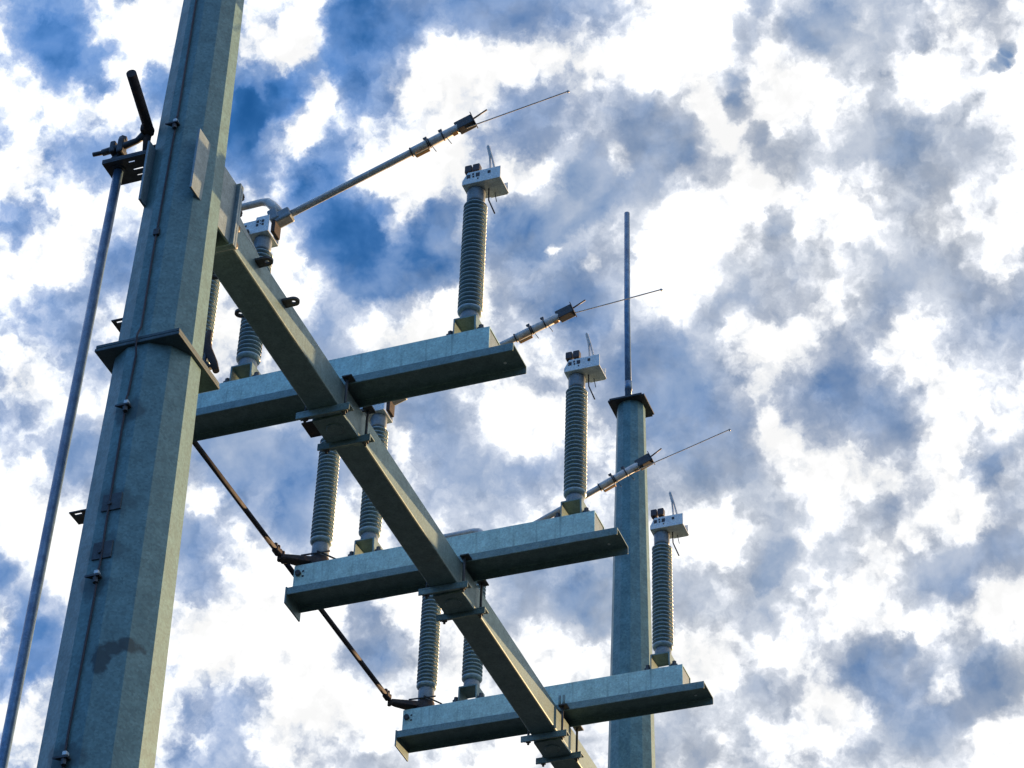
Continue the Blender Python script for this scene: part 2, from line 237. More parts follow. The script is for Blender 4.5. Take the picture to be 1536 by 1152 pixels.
G_LIGHT = mat('galvanised_channel', (0.40, 0.59, 0.535), (0.31, 0.465, 0.425), rough=0.45, metal=0.2, scale=10, streak=0.65, spot=((0.14, 0.17, 0.18), 7, 0.66, 0.5))
G_PLATE = mat('galvanised_plate', (0.20, 0.26, 0.265), (0.15, 0.20, 0.205), rough=0.45, metal=0.3, scale=14, streak=0.2)
DARK = mat('dark_hardware', (0.055, 0.065, 0.07), (0.035, 0.035, 0.035), rough=0.55, metal=0.3, scale=25, spot=((0.06, 0.045, 0.035), 14, 0.62, 0.4))
RUST = mat('rusty_casting', (0.058, 0.05, 0.046), (0.038, 0.035, 0.036), rough=0.8, metal=0.0, spec=0.15, scale=22, bump=0.4, spot=((0.13, 0.07, 0.04), 16, 0.58, 0.6))
PIPE = mat('pipe_blue_grey', (0.12, 0.21, 0.29), (0.065, 0.12, 0.19), rough=0.36, metal=0.3, scale=14)
DPIPE = mat('dark_drive_pipe', (0.034, 0.036, 0.044), (0.022, 0.023, 0.029), rough=0.75, metal=0.0, spec=0.08, scale=18)
SILI = mat('insulator_grey', (0.23, 0.34, 0.37), (0.18, 0.275, 0.305), rough=0.30, metal=0.0, scale=20, bump=0.05)
CAPM = mat('insulator_cap_metal', (0.19, 0.23, 0.24), (0.14, 0.17, 0.18), rough=0.5, metal=0.3, scale=20)
ALUM = mat('aluminium_white', (0.60, 0.66, 0.64), (0.50, 0.56, 0.55), rough=0.42, metal=0.15, scale=14, bump=0.06)
TUBE = mat('aluminium_tube', (0.50, 0.50, 0.46), (0.40, 0.40, 0.37), rough=0.36, metal=0.15, scale=16, bump=0.05)
BLACK = mat('black_contact', (0.018, 0.015, 0.016), (0.03, 0.02, 0.02), rough=0.5, scale=30, bump=0.1)
COPPER = mat('copper_contact', (0.42, 0.26, 0.10), (0.30, 0.18, 0.07), rough=0.4, metal=0.6, scale=20, bump=0.1)
WIRE = mat('dark_wire', (0.03, 0.025, 0.028), rough=0.6, scale=40, bump=0)
GROUND = mat("gravel_ground", (0.022, 0.038, 0.046), (0.014, 0.023, 0.028), rough=0.95, scale=3.0, bump=0.6)
NOSL = [WIRE]

# ------------------------------------------------------------------ mesh helpers
class MB:
    def __init__(s): s.bm = bmesh.new(); s.smooth = set()
    def box(s, x0, x1, y0, y1, z0, z1, bev=0.0, rot=None, piv=None):
        r = bmesh.ops.create_cube(s.bm, size=1.0); vs = r['verts']
        for v in vs: v.co = Vector((x0+(v.co.x+.5)*(x1-x0), y0+(v.co.y+.5)*(y1-y0), z0+(v.co.z+.5)*(z1-z0)))
        if rot is not None:
            p = Vector(piv) if piv else Vector(((x0+x1)/2, (y0+y1)/2, (z0+z1)/2))
            for v in vs: v.co = p + rot @ (v.co-p)
        if bev > 0:
            es = list({e for v in vs for e in v.link_edges})
            bmesh.ops.bevel(s.bm, geom=es, offset=bev, segments=2, affect='EDGES', profile=0.5)
        return s
    def ring_loft(s, rings, cap=True, smooth=True):
        prev = None; first = None
        for pts in rings:
            vs = [s.bm.verts.new(p) for p in pts]
            if prev:
                k = len(vs)
                for i in range(k):
                    f = s.bm.faces.new((prev[i], prev[(i+1) % k], vs[(i+1) % k], vs[i])); f.smooth = smooth
            else: first = vs
            prev = vs
        if cap:
            s.bm.faces.new(list(reversed(first))); s.bm.faces.new(prev)
        return s
    def cyl(s, p0, p1, r0, r1=None, seg=16, smooth=True):
        return s.tube([p0, p1], [r0, r0 if r1 is None else r1], seg, smooth)
    def tube(s, pts, r, seg=12, smooth=True):
        pts = [Vector(p) for p in pts]; rs = r if isinstance(r, (list, tuple)) else [r]*len(pts)
        rings = []; t0 = (pts[1]-pts[0]).normalized()
        a = t0.orthogonal().normalized()
        for i, p in enumerate(pts):
            if i == 0: t = t0
            elif i == len(pts)-1: t = (pts[i]-pts[i-1]).normalized()
            else: t = ((pts[i]-pts[i-1]).normalized()+(pts[i+1]-pts[i]).normalized()).normalized()
            a = (a - t*a.dot(t)).normalized(); b = t.cross(a)
            rings.append([p+rs[i]*(math.cos(2*math.pi*k/seg)*a+math.sin(2*math.pi*k/seg)*b) for k in range(seg)])
        return s.ring_loft(rings, True, smooth)
    def lathe(s, prof, c=(0, 0, 0), seg=32, smooth=True):
        c = Vector(c)
        return s.ring_loft([[c+Vector((r*math.cos(2*math.pi*k/seg), r*math.sin(2*math.pi*k/seg), z)) for k in range(seg)] for r, z in prof], True, smooth)
    def prism(s, poly, axis, a, b, bev=0.0):
        """poly of 2-D points extruded along axis ('x','y','z') from a to b; 2-D coordinates are the other two axes in order"""
        def P(p, t):
            return {'x': (t, p[0], p[1]), 'y': (p[0], t, p[1]), 'z': (p[0], p[1], t)}[axis]
        A = [s.bm.verts.new(P(p, a)) for p in poly]; B = [s.bm.verts.new(P(p, b)) for p in poly]
        k = len(poly); fs = [s.bm.faces.new(A), s.bm.faces.new(list(reversed(B)))]
        for i in range(k): fs.append(s.bm.faces.new((A[i], B[i], B[(i+1) % k], A[(i+1) % k])))
        if bev > 0:
            es = list({e for v in A+B for e in v.link_edges})
            bmesh.ops.bevel(s.bm, geom=es, offset=bev, segments=1, affect='EDGES')
        return s
    def hexnut(s, p, d, r, h):
        p = Vector(p); d = Vector(d).normalized(); return s.tube([p, p+d*h], r, 6, False)
    def slab_holes(s, x0, x1, y0, y1, z0, z1, slots):
        """a flat plate (normal z) with see-through rectangular slots, cut on a grid"""
        xs = sorted({x0, x1, *[a for q in slots for a in q[:2]]}); ys = sorted({y0, y1, *[a for q in slots for a in q[2:]]})
        for i in range(len(xs)-1):
            for j in range(len(ys)-1):
                cx = (xs[i]+xs[i+1])/2; cy = (ys[j]+ys[j+1])/2
                if any(q[0] < cx < q[1] and q[2] < cy < q[3] for q in slots): continue
                s.box(xs[i], xs[i+1], ys[j], ys[j+1], z0, z1)
        bmesh.ops.remove_doubles(s.bm, verts=s.bm.verts, dist=1e-5)
        dead = {}
        for f in s.bm.faces:
            k = tuple(sorted(v.index for v in f.verts)); dead.setdefault(frozenset(v for v in f.verts), []).append(f)
        bmesh.ops.delete(s.bm, geom=[f for q in dead.values() if len(q) > 1 for f in q], context='FACES_ONLY')
        return s
    def build(s, name, m, parent=None, origin=None):
        me = bpy.data.meshes.new(name)
        bmesh.ops.recalc_face_normals(s.bm, faces=s.bm.faces)
        s.bm.to_mesh(me); s.bm.free(); me.materials.append(m)
        o = bpy.data.objects.new(name, me); C.objects.link(o)
        if parent: o.parent = parent
        if origin: o.location = origin
        return o
def tag(o, label=None, cat=None, group=None, kind=None):
    if label: o['label'] = label
    if cat: o['category'] = cat
    if group: o['group'] = group
    if kind: o['kind'] = kind
    return o
def empty(name, loc, label, cat, group=None):
    o = bpy.data.objects.new(name, None); C.objects.link(o); o.location = loc; o.empty_display_size = 0.2
    return tag(o, label, cat, group)

# ------------------------------------------------------------------ ground
g = MB(); g.box(-600, 600, -600, 600, -0.5, 0.0)
tag(g.build('ground', GROUND), kind='structure')

# ------------------------------------------------------------------ poles (tapered twelve-sided galvanised shafts)
def pole_R(z): return (0.296+0.0347*(5.1-z))/1.947       # corner radius at datum height z
def shaft(top):
    zs = [-GZ+0.02, -1.72, -1.66, top]
    rings = [[Vector((pole_R(z)*math.cos(R_(15+30*k)), pole_R(z)*math.sin(R_(15+30*k)), z+GZ)) for k in range(12)] for z in zs]
    return MB().ring_loft(rings, True, False)
def pole_base(root):
    b = MB(); b.box(-0.75, 0.75, -0.75, 0.75, 0.004, 0.05, 0.004); bp = b.build('base_plate', G_STEEL, root)
    for sx in (-0.62, 0.62):
        for sy in (-0.62, 0.62):
            n = MB(); n.tube([(sx, sy, 0.05), (sx, sy, 0.10), (sx, sy, 0.1005), (sx, sy, 0.18)], [0.05, 0.05, 0.026, 0.025], 6, False); n.build('anchor_bolt', DARK, bp)


near = empty('steel_pole', (PX, PY, 0), 'wide galvanised pole in the foreground with square flange collar and dark wire', 'pole', 'tapered poles carrying the beam')
shaft(5.15).build('shaft', G_POLE, near)
pole_base(near)
for i, (a, b_) in enumerate(((-1.735, -1.712), (-1.706, -1.683))):
    c = MB(); h = 0.288 - 0.004*i
    poly = [(h, -h), (h, h), (-h, h), (-h, -h)]
    c.box(-h, h, -h, h, a+GZ, b_+GZ, 0.004)
    c.build('flange_plate', G_FLANGE, near)
# paired plates through the pole that carry the beam, and the end plate they are welded to
for ux in (-0.165, 0.20):
    p = MB(); p.prism([(-0.268, -0.478+GZ), (-0.268, 0.045+GZ), (0.30, 0.045+GZ), (0.30, -0.478+GZ)], 'x', ux-0.008, ux+0.008, 0.002)
    p.build('stub_plate', G_PLATE, near)
p = MB(); p.box(-0.235, 0.235, 0.301, 0.325, -0.49+GZ, 0.055+GZ, 0.003); p.build('stub_end_plate', G_PLATE, near)
# grounding wire down the front face, with its clips
def wire_y(z): return -(pole_R(z)*math.cos(R_(15))+0.011)
zs = [5.0, 3, 1.5, 0.25, 0.19, 0.13, -1.0, -1.60, -1.68, -1.74, -1.82, -2.12, -2.2, -2.28, -3, -3.38, -3.44, -3.6, -4.5, -6, -9, -12.4]
pts = []
for z in zs:
    y = wire_y(z)
    if -1.75 < z < -1.67: y = -0.302
    pts.append((0.008*math.sin(z*3.1), y-(0.012 if z in (0.19, -2.2, -3.44) else 0), z+GZ))
w = MB(); w.tube(pts, 0.007, 8); wr = w.build('ground_wire', WIRE, near)
for z in (1.62, 0.19, -2.2, -3.44, -4.62, -6.2):
    y = wire_y(z); k = MB()
    k.box(-0.010, 0.016, y-0.022, y+0.012, z-0.014+GZ, z+0.010+GZ, 0.003)
    k.build('wire_clip', ALUM, wr)
    k = MB(); k.prism([(-0.062, y-0.03), (0.03, y-0.03), (0.03, y+0.012), (-0.02, y+0.012)], 'z', z-0.034+GZ, z-0.022+GZ)
    k.tube([(0.0, y-0.012, z-0.03+GZ), (0.008, y-0.016, z-0.075+GZ)], 0.016, 6, False)
    k.build('wire_clamp', DARK, wr)
k = MB(); y = wire_y(-0.8); k.box(-0.02, 0.02, y-0.012, y+0.01, -0.83+GZ, -0.78+GZ, 0.003); k.build('wire_clamp', DARK, wr)
for z, x in ((-2.94, 0.012), (-3.28, 0.004)):        # small square earthing pads the wire runs over
    y = wire_y(z); k = MB(); k.box(x-0.062, x+0.062, y+0.0012, y+0.020, z-0.055+GZ, z+0.062+GZ, 0.002); pad = k.build('earthing_pad', G_PAD, near)
    k = MB(); k.hexnut((x-0.01, y+0.001, z-0.01+GZ), (0, -1, 0), 0.014, 0.014); k.build('pad_bolt', DARK, pad)
# small slotted angle brackets on the left flank
for z, xl in ((-1.26, 0.125), (-2.74, 0.06)):
    x1 = -pole_R(z)*math.cos(R_(15))+0.006
    k = MB(); x0 = xl-PX; y0 = -0.03
    k.slab_holes(x0, x1, y0, y0+0.125, z+GZ, z+0.008+GZ, [(x0+0.025, x0+0.075, y0+0.018, y0+0.036), (x0+0.055, x1-0.02, y0+0.088, y0+0.105)])
    k.box(x1-0.008, x1, y0, y0+0.125, z+0.008+GZ, z+0.07+GZ)
    k.build('slotted_bracket', DARK, near)

far = empty('steel_pole', (PX, 7.207, 0), 'farther galvanised pole behind the switches, with square cap plate and thin rod on top', 'pole', 'tapered poles carrying the beam')
shaft(5.10).build('shaft', G_POLE2, far)
pole_base(far)
k = MB(); k.box(-0.205, 0.205, -0.205, 0.205, 5.101+GZ, 5.122+GZ)
es = [e for e in k.bm.edges if abs(e.verts[0].co.z-e.verts[1].co.z) > 0.01]
bmesh.ops.bevel(k.bm, geom=es, offset=0.025, segments=4, affect='EDGES'); k.build('cap_plate', DARK, far)
k = MB(); k.tube([(-0.03, 0, 5.123+GZ), (-0.045, 0, 6.5+GZ), (-0.046, 0, 7.96+GZ)], [0.037, 0.034, 0.032], 16)
k.tube([(-0.03, 0, 5.35+GZ), (-0.031, 0, 5.47+GZ)], 0.041, 16)
rod = k.build('lightning_rod', PIPE, far)
for poly, ax, a_, c_ in (([(-0.13, 5.123+GZ), (-0.069, 5.123+GZ), (-0.069, 5.20+GZ)], 'y', -0.006, 0.006),
        ([(0.009, 5.123+GZ), (0.07, 5.123+GZ), (0.05, 5.24+GZ), (0.03, 5.27+GZ), (0.009, 5.2+GZ)], 'y', -0.006, 0.006),
        ([(-0.09, 5.123+GZ), (-0.039, 5.123+GZ), (-0.039, 5.19+GZ)], 'x', -0.036, -0.024)):
    k = MB(); k.prism(poly, ax, a_, c_); k.build('rod_gusset', G_STEEL, rod)

# ------------------------------------------------------------------ beam
UB, BW, ZT, ZB = 0.50, 0.24, -0.071, -0.314
BY0, BY1 = -2.022, 6.90
beam = empty('cross_beam', (UB, 2.4, GZ), 'long square galvanised beam running from the wide pole under all the switches', 'beam')
k = MB(); k.box(-BW/2, BW/2, BY0-2.4, BY1-2.4, ZB, ZT, 0.012); tube = k.build('box_tube', G_STEEL, beam)
for y0, y1, nm in ((BY0-0.026, BY0-0.002, 'end_plate'), (BY1+0.002, BY1+0.026, 'end_plate')):
    k = MB(); k.box(-0.235, 0.235, y0-2.4, y1-2.4, -0.49, 0.055, 0.003); ep = k.build(nm, G_PLATE, beam)
    if y1 < 0:
        for sx in (-0.20, 0.205):
            for z in (0.0, -0.145, -0.285, -0.435):
                b = MB(); b.hexnut((sx, y1-2.4-0.001, z), (0, 1, 0), 0.03, 0.03); b.cyl((sx, y1-2.4, z), (sx, y1-2.4+0.05, z), 0.016, seg=10)
                b.build('bolt', DARK, ep)
for sx in (-1, 1):
    k = MB(); x = sx*(BW/2-0.012)
    k.prism([(BY0-2.4, ZT+0.001), (BY0-2.4+0.52, ZT+0.001), (BY0-2.4, 0.05)], 'x', x-0.008, x+0.008); k.build('gusset_plate', G_PLATE, beam)
# lifting lugs: flat bars with a rounded, drilled end
def lug(x, y, z, sx):
    k = MB(); n = 10
    out = [(0, -0.042), (0.075, -0.042)] + [(0.075+0.042*math.sin(math.pi*i/n), -0.042*math.cos(math.pi*i/n)) for i in range(1, n)] + [(0.075, 0.042), (0, 0.042)]
    hole = [(0.075+0.017*math.cos(2*math.pi*i/12), 0.017*math.sin(2*math.pi*i/12)) for i in range(12)]
    # outer ring and hole joined by a slit
    bm = k.bm; t = 0.009
    for zz in (-t, t):
        vo = [bm.verts.new((p[0]*sx, p[1], zz)) for p in out]; vh = [bm.verts.new((p[0]*sx, p[1], zz)) for p in hole]
        eo = [bm.edges.new((vo[i], vo[(i+1) % len(vo)])) for i in range(len(vo))]; eh = [bm.edges.new((vh[i], vh[(i+1) % 12])) for i in range(12)]
        bmesh.ops.triangle_fill(bm, use_beauty=True, use_dissolve=False, edges=eo+eh)
        if zz < 0: o0, h0 = vo, vh
    for a, b in ((o0, vo), (h0, vh)):
        for i in range(len(a)): bm.faces.new((a[i], a[(i+1) % len(a)], b[(i+1) % len(a)], b[i]))
    o = k.build('lifting_lug', DARK, beam, (x, y-2.4, z)); return o
for y in (-1.515, -1.07): lug(BW/2, y, -0.16, 1)
lug(-BW/2, -1.10, -0.19, -1)
lug(-BW/2, -1.53, -0.19, -1)

# ------------------------------------------------------------------ support channels lying on the beam (one per phase), with their clamps
S = 2.4; CW = 0.29; CH = 0.071; UR, UL = 1.923, -0.924
sup_labels = ['flat galvanised channel across the beam under the highest switch, nearest the wide pole',
              'flat galvanised channel across the beam, middle of three, dull end plate on its left',
              'flat galvanised channel farthest along the beam, its left end plate sunlit orange']
sup_parts = []
root = empty('support_channel', (UB, 0.0, GZ), sup_labels[0], 'channel', 'channels laid across the beam')
k = MB(); t = 0.011; x0, x1 = UL-UB, UR-UB
prof = [(0, 0), (CW, 0), (CW, -CH), (CW-t, -CH), (CW-t, -t), (t, -t), (t, -CH), (0, -CH)]
k.prism(prof, 'x', x0, x1, 0.003); ch = k.build('channel', G_STEEL, root)
k = MB(); k.cyl((x1-0.13, 0.19, -t-0.0005), (x1-0.13, 0.19, -t-0.004), 0.012, seg=14); k.build('drain_plug', ALUM, ch)
k = MB(); k.box(x0-0.014, x0-0.0005, -0.004, CW+0.004, -0.152, 0.006, 0.002); k.build('end_plate', G_STEEL, root)
for y in (-0.043, CW+0.058):
    k = MB()
    k.box(-0.21, 0.21, y-0.045, y+0.045, ZB-0.017, ZB-0.003, 0.002)
    k.box(-0.21, 0.21, y-0.045, y-0.032, ZB-0.062, ZB-0.0175, 0.002); cb = k.build('clamp_bar', G_STEEL, root)
    for sx in (-0.155, 0.155):
        r = MB(); r.cyl((sx, y, ZB-0.07), (sx, y, -0.03), 0.011, seg=10); r.build('clamp_rod', DARK, cb)
        r = MB(); r.hexnut((sx, y, ZB-0.046), (0, 0, 1), 0.026, 0.028); r.build('nut', DARK, cb)
    for sx in (-1, 1):
        a = MB(); xa, xb = sorted((sx*0.128, sx*0.205))
        a.box(xa, xb, y-0.04, y+0.04, -0.064, -0.052, 0.002); a.build('clip_angle', DARK, cb)
k = MB(); k.box(-0.125, 0.125, 0.012, CW-0.002, ZB-0.030, ZB-0.0015, 0.002); sp = k.build('saddle_plate', G_STEEL, root)
k = MB(); k.lathe([(0.058, ZB-0.040), (0.066, ZB-0.036), (0.066, ZB-0.0302)], (0.0, CW/2, 0), 24); k.build('saddle_boss', G_STEEL, sp)

def kids(o): return [c for c in bpy.data.objects if c.parent == o]
def copy_tree(o, parent=None):
    c = o.copy(); C.objects.link(c)
    if parent: c.parent = parent
    for ch_ in kids(o): copy_tree(ch_, c)
    return c
sup0 = root
for i in (1, 2):
    s_ = copy_tree(sup0); s_.location = (UB, S*i, GZ); s_['label'] = sup_labels[i]

k = MB(); k.box(-0.225, -0.127, 0.04, 0.215, ZB-0.010, ZB+0.002, 0.002); k.build('shelf_plate', RUST, sup0)

for x in (0.128, 0.165):
    k = MB(); k.cyl((x, -0.043, -0.05), (x, -0.043, 0.055), 0.012, seg=12); k.build('clamp_pin', G_STEEL, s_)

# ------------------------------------------------------------------ disconnect switches
HB = 0.219; JV = 0.146; UJ, UM, UT = 1.516, -0.285, -0.725
sw_labels = ['three post disconnect switch nearest the wide pole, highest in the picture, blade raised',
             'middle three post disconnect switch, its blade tip just left of the thin rod',
             'farthest, lowest three post disconnect switch, its right post beside the far pole']
sw = empty('disconnect_switch', (0, 0, GZ), sw_labels[0], 'disconnect switch', 'open disconnect switches')
# base: inverted channel standing on the support channel
k = MB(); t = 0.009; bx0, bx1 = -0.887, 1.728; by0, by1 = 0.02, 0.27
prof = [(by0, 0.0015), (by0, HB), (by1, HB), (by1, 0.0015), (by1-t, 0.0015), (by1-t, HB-t), (by0+t, HB-t), (by0+t, 0.0015)]
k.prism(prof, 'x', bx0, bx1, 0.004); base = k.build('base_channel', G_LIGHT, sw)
k = MB(); k.box(bx1-0.014, bx1-0.006, by0+t+0.012, by1-t-0.001, 0.004, HB-t-0.001); k.build('end_cap', G_PLATE, base)
for (x, z) in ((bx0+0.085, 0.15), (bx0+0.085, 0.10)):
    k = MB(); k.cyl((x, by0-0.0005, z), (x, by0-0.002, z), 0.010, seg=12); k.build('bolt_hole', BLACK, base)
k = MB(); k.hexnut((bx0+0.045, by0-0.0005, 0.13), (0, -1, 0), 0.026, 0.028); k.build('bolt', DARK, base)

def insulator(x, zb, parent, rotor=False):
    n = 27; z0, z1 = 0.50, 1.585; dz = (z1-z0)/n; p = [(0.060, z0-0.02)]
    for i in range(n):
        z = z0+i*dz; r = 0.0945-0.003*i/n
        if i == 0: p += [(0.080, z-0.015), (0.0925, z-0.004), (0.0945, z+0.006), (0.094, z+0.014), (0.058, z+0.029)]
        else: p += [(0.059, z+0.0115), (r-0.010, z+0.0035), (r-0.003, z+0.002), (r, z+0.0045), (r, z+0.0095), (r-0.003, z+0.0125), (0.058, z+0.0295)]
    p.append((0.058, z1+0.004))
    k = MB(); k.lathe(p, (0, 0, 0), 40); ins = k.build('insulator', SILI, parent, (x, JV, 0))
    k = MB(); k.lathe([(0.072, zb), (0.074, zb+0.004), (0.074, 0.455), (0.066, 0.478), (0.0598, 0.479)], (0, 0, 0), 32); k.build('bottom_cap', CAPM, ins)
    k = MB(); k.lathe([(0.0578, z1+0.003), (0.066, z1+0.006), (0.071, z1+0.02), (0.072, 1.705), (0.068, 1.7185)], (0, 0, 0), 32); k.build('top_cap', CAPM, ins)
    return ins
def foot(x, parent):
    k = MB(); t = 0.011; y0, y1 = 0.05, 0.25; h = 0.39; w_ = 0.09
    prof = [(x-w_, HB+0.014), (x-w_, h), (x+w_, h), (x+w_, HB+0.014), (x+w_-t, HB+0.014), (x+w_-t, h-t), (x-w_+t, h-t), (x-w_+t, HB+0.014)]
    k.prism(prof, 'y', y0, y1, 0.004)
    for sx in (-1, 1):
        a, b = sorted((x+sx*(w_-t), x+sx*(w_+0.055))); k.box(a, b, y0, y1, HB+0.0015, HB+0.0135, 0.002)
    f = k.build('foot_bracket', G_STEEL, parent)
    for sx in (-1, 1):
        for y in (y0+0.035, y1-0.035):
            q = MB(); q.tube([(x+sx*(w_+0.03), y, HB+0.014), (x+sx*(w_+0.03), y, HB+0.045), (x+sx*(w_+0.03), y, HB+0.0455), (x+sx*(w_+0.03), y, HB+0.078)], [0.034, 0.034, 0.022, 0.020], 6, False)
            q.build('bolt', DARK, f)
    return f
for x in (UJ, UM):
    insulator(x, 0.3915, sw); foot(x, sw)
insulator(UT, 0.33, sw, True)
# rotor bearing and drive arm under the left post
k = MB(); k.lathe([(0.105, HB+0.002), (0.105, HB+0.03), (0.085, HB+0.05), (0.082, 0.328)], (UT, JV, 0), 28)
k.prism([(UT-0.28, -0.045), (UT-0.24, -0.075), (UT-0.02, JV-0.10), (UT+0.07, JV-0.05), (UT+0.05, JV+0.07), (UT-0.06, JV+0.06), (UT-0.25, 0.01)], 'z', HB+0.035, HB+0.085, 0.012)
arm = k.build('drive_arm', RUST, sw)
k = MB(); k.cyl((UT-0.13, JV-0.085, 0.345), (UT+0.13, JV-0.085, 0.335), 0.008, seg=8); k.build('stop_rod', DARK, arm)
k = MB(); k.cyl((UT+0.02, JV-0.10, 0.35), (UT+0.165, JV-0.01, 0.29), 0.008, seg=8); k.build('stop_rod', DARK, arm)
# jaw head on the right post: an upward U of white aluminium, contact fingers, arcing horn
HF, HR, HZ, HT = 0.046, 0.25, 1.7195, 1.84
k = MB(); t = 0.010
k.box(1.435, 1.747, HF+t, HR-t, HZ, HZ+t)
k.prism([(1.435, HZ), (1.747, HZ), (1.747, HT), (1.478, HT), (1.435, HZ+0.04)], 'y', HF, HF+t, 0.002)
k.box(1.60, 1.737, HR-t, HR, HZ, HT, 0.002)
jaw = k.build('jaw_head', ALUM, sw)
for x in (1.447, 1.513):
    k = MB(); k.tube([(x, 0.146, HZ+0.0105), (x, 0.146, 1.92)], 0.013, 10); k.box(x-0.029, x+0.029, 0.117, 0.175, 1.921, 1.995, 0.008); k.build('contact_finger', BLACK, jaw)
k = MB(); pts = [(1.642, 0.11, HZ+0.011), (1.637, 0.11, 1.93), (1.628, 0.11, 2.03), (1.606, 0.11, 2.135), (1.611, 0.11, 2.15), (1.618, 0.11, 2.135), (1.650, 0.11, 2.0), (1.672, 0.11, 1.89), (1.68, 0.11, HZ+0.011)]
k.tube(pts, 0.0085, 8); k.build('arcing_horn', TUBE, jaw)
k = MB(); k.tube([(1.618, 0.146, HZ-0.001), (1.622, 0.146, 1.60), (1.676, 0.146, 1.448)], 0.006, 8); k.build('hanging_pin', DARK, jaw)
k = MB(); k.cyl((1.648, 0.2, HZ-0.001), (1.665, 0.2, 1.62), 0.0035, seg=6); k.build('hanging_pin', DARK, jaw)
for (x, z, r) in ((1.487, 1.795, 0.016), (1.524, 1.812, 0.008), (1.527, 1.785, 0.008), (1.562, 1.797, 0.017), (1.564, 1.757, 0.006), (1.655, 1.80, 0.013)):
    k = MB(); k.box(x-r*0.9, x+r*0.9, HF-0.003, HF-0.0005, z-r, z+r*1.1); k.build('bolt_hole', BLACK, jaw)
# hinge head on the middle post
k = MB(); t = 0.010; a0, a1 = -0.475, -0.200
k.box(a0, a1, HF+t, HR-t, HZ, HZ+t)
k.prism([(a0, HZ), (a1, HZ), (a1, 1.888), (-0.315, 1.888), (-0.315, 1.855), (a0, 1.855)], 'y', HF, HF+t, 0.002)
k.prism([(a0, HZ), (a1, HZ), (a1, 1.83), (a0, 1.855)], 'y', HR-t, HR, 0.002)
hinge = k.build('hinge_head', ALUM, sw)
for (x, z, r) in ((-0.297, 1.835, 0.012), (-0.30, 1.80, 0.011), (-0.274, 1.84, 0.005), (-0.274, 1.81, 0.005), (-0.252, 1.835, 0.012), (-0.252, 1.80, 0.010), (-0.40, 1.815, 0.009)):
    k = MB(); k.box(x-r*0.9, x+r*0.9, HF-0.003, HF-0.0005, z-r, z+r); k.build('bolt_hole', BLACK, hinge)
k = MB(); k.box(-0.199, -0.165, 0.085, 0.20, 1.735, 1.86, 0.006); k.build('hinge_contact', RUST, hinge)
k = MB(); k.box(-0.44, -0.36, HF-0.026, HF-0.001, 1.725, 1.757, 0.006); k.build('hinge_bolt', DARK, hinge)
# crank head of the rotating post and the bent tube that lifts the blade
k = MB(); k.lathe([(0.07, 1.72), (0.07, 1.76), (0.05, 1.78), (0.045, 2.08), (0.055, 2.09), (0.055, 2.18), (0.04, 2.19)], (UT, JV, 0), 24)
crank = k.build('crank_head', DARK, sw)
k = MB(); k.tube([(UT+0.02, JV, 2.14), (-0.50, JV, 2.142), (-0.34, JV, 2.145), (-0.285, JV, 2.13), (-0.24, JV, 2.08), (-0.16, JV, 1.965)], [0.030, 0.030, 0.031, 0.036, 0.040, 0.040], 14)
k.build('link_tube', TUBE, crank)
# blade: modelled along +x from its hinge, turned about the hinge per switch
def whip(pts, parent):
    k = MB(); P = [(p[0], 0.0, p[1]) for p in pts]; e = P[-1]; d = (Vector(P[-1])-Vector(P[-2])).normalized()
    P += [tuple(Vector(e)+d*0.012+Vector((0, 0, 0.004))), tuple(Vector(e)+d*0.016+Vector((0, 0, -0.008))), tuple(Vector(e)+d*0.004+Vector((0, 0, -0.016)))]
    k.tube(P, [0.0055]*(len(P)-3)+[0.009, 0.009, 0.006], 8); return k.build('arcing_whip', TUBE, parent)
HX, HZB = -0.13, 1.915
k = MB(); k.tube([(0.0, 0, 0), (1.2, 0, 0), (1.66, 0, 0)], 0.029, 20); blade = k.build('blade', TUBE, sw, (HX, JV, HZB))
k = MB(); k.box(-0.09, 0.075, -0.05, 0.05, -0.05, 0.052, 0.014); k.box(-0.10, -0.02, -0.06, 0.06, -0.02, 0.10, 0.012); k.build('blade_clamp', CAPM, blade)
k = MB(); k.tube([(1.14, 0, 0), (1.145, 0, 0), (1.56, 0, 0), (1.565, 0, 0)], [0.033, 0.037, 0.037, 0.033], 20); sl_ = k.build('sleeve', TUBE, blade)
for x in (1.145, 1.29, 1.305, 1.425):
    b = MB(); b.cyl((x-0.006, 0, 0), (x+0.006, 0, 0), 0.041, seg=20)
    if x in (1.29, 1.425):
        b.box(x-0.010, x+0.010, -0.014, 0.014, 0.034, 0.075, 0.003); b.box(x-0.02, x+0.012, -0.006, 0.006, 0.062, 0.085, 0.002); b.cyl((x+0.02, 0.0, -0.03), (x+0.035, 0.02, -0.105), 0.003, seg=6)
    b.build('sleeve_clamp', DARK, sl_)
k = MB(); k.box(1.165, 1.285, -0.016, 0.016, -0.074, -0.064, 0.003); k.box(1.16, 1.17, -0.012, 0.012, -0.066, -0.03); k.build('contact_strip', COPPER, sl_)
k = MB(); k.box(1.50, 1.545, -0.02, 0.02, -0.042, -0.032, 0.003); k.build('contact_strip', COPPER, sl_)
k = MB(); k.box(1.545, 1.695, -0.034, 0.034, -0.002, 0.050, 0.005); k.box(1.56, 1.695, -0.040, 0.040, -0.045, -0.0025, 0.006)
k.box(1.6955, 1.703, -0.046, 0.046, -0.056, 0.062, 0.001); tip = k.build('blade_tip', DARK, blade)
k = MB(); k.cyl((1.70, 0, 0.02), (1.828, 0, 0.042), 0.007, seg=8); k.build('tip_rod', DARK, tip)

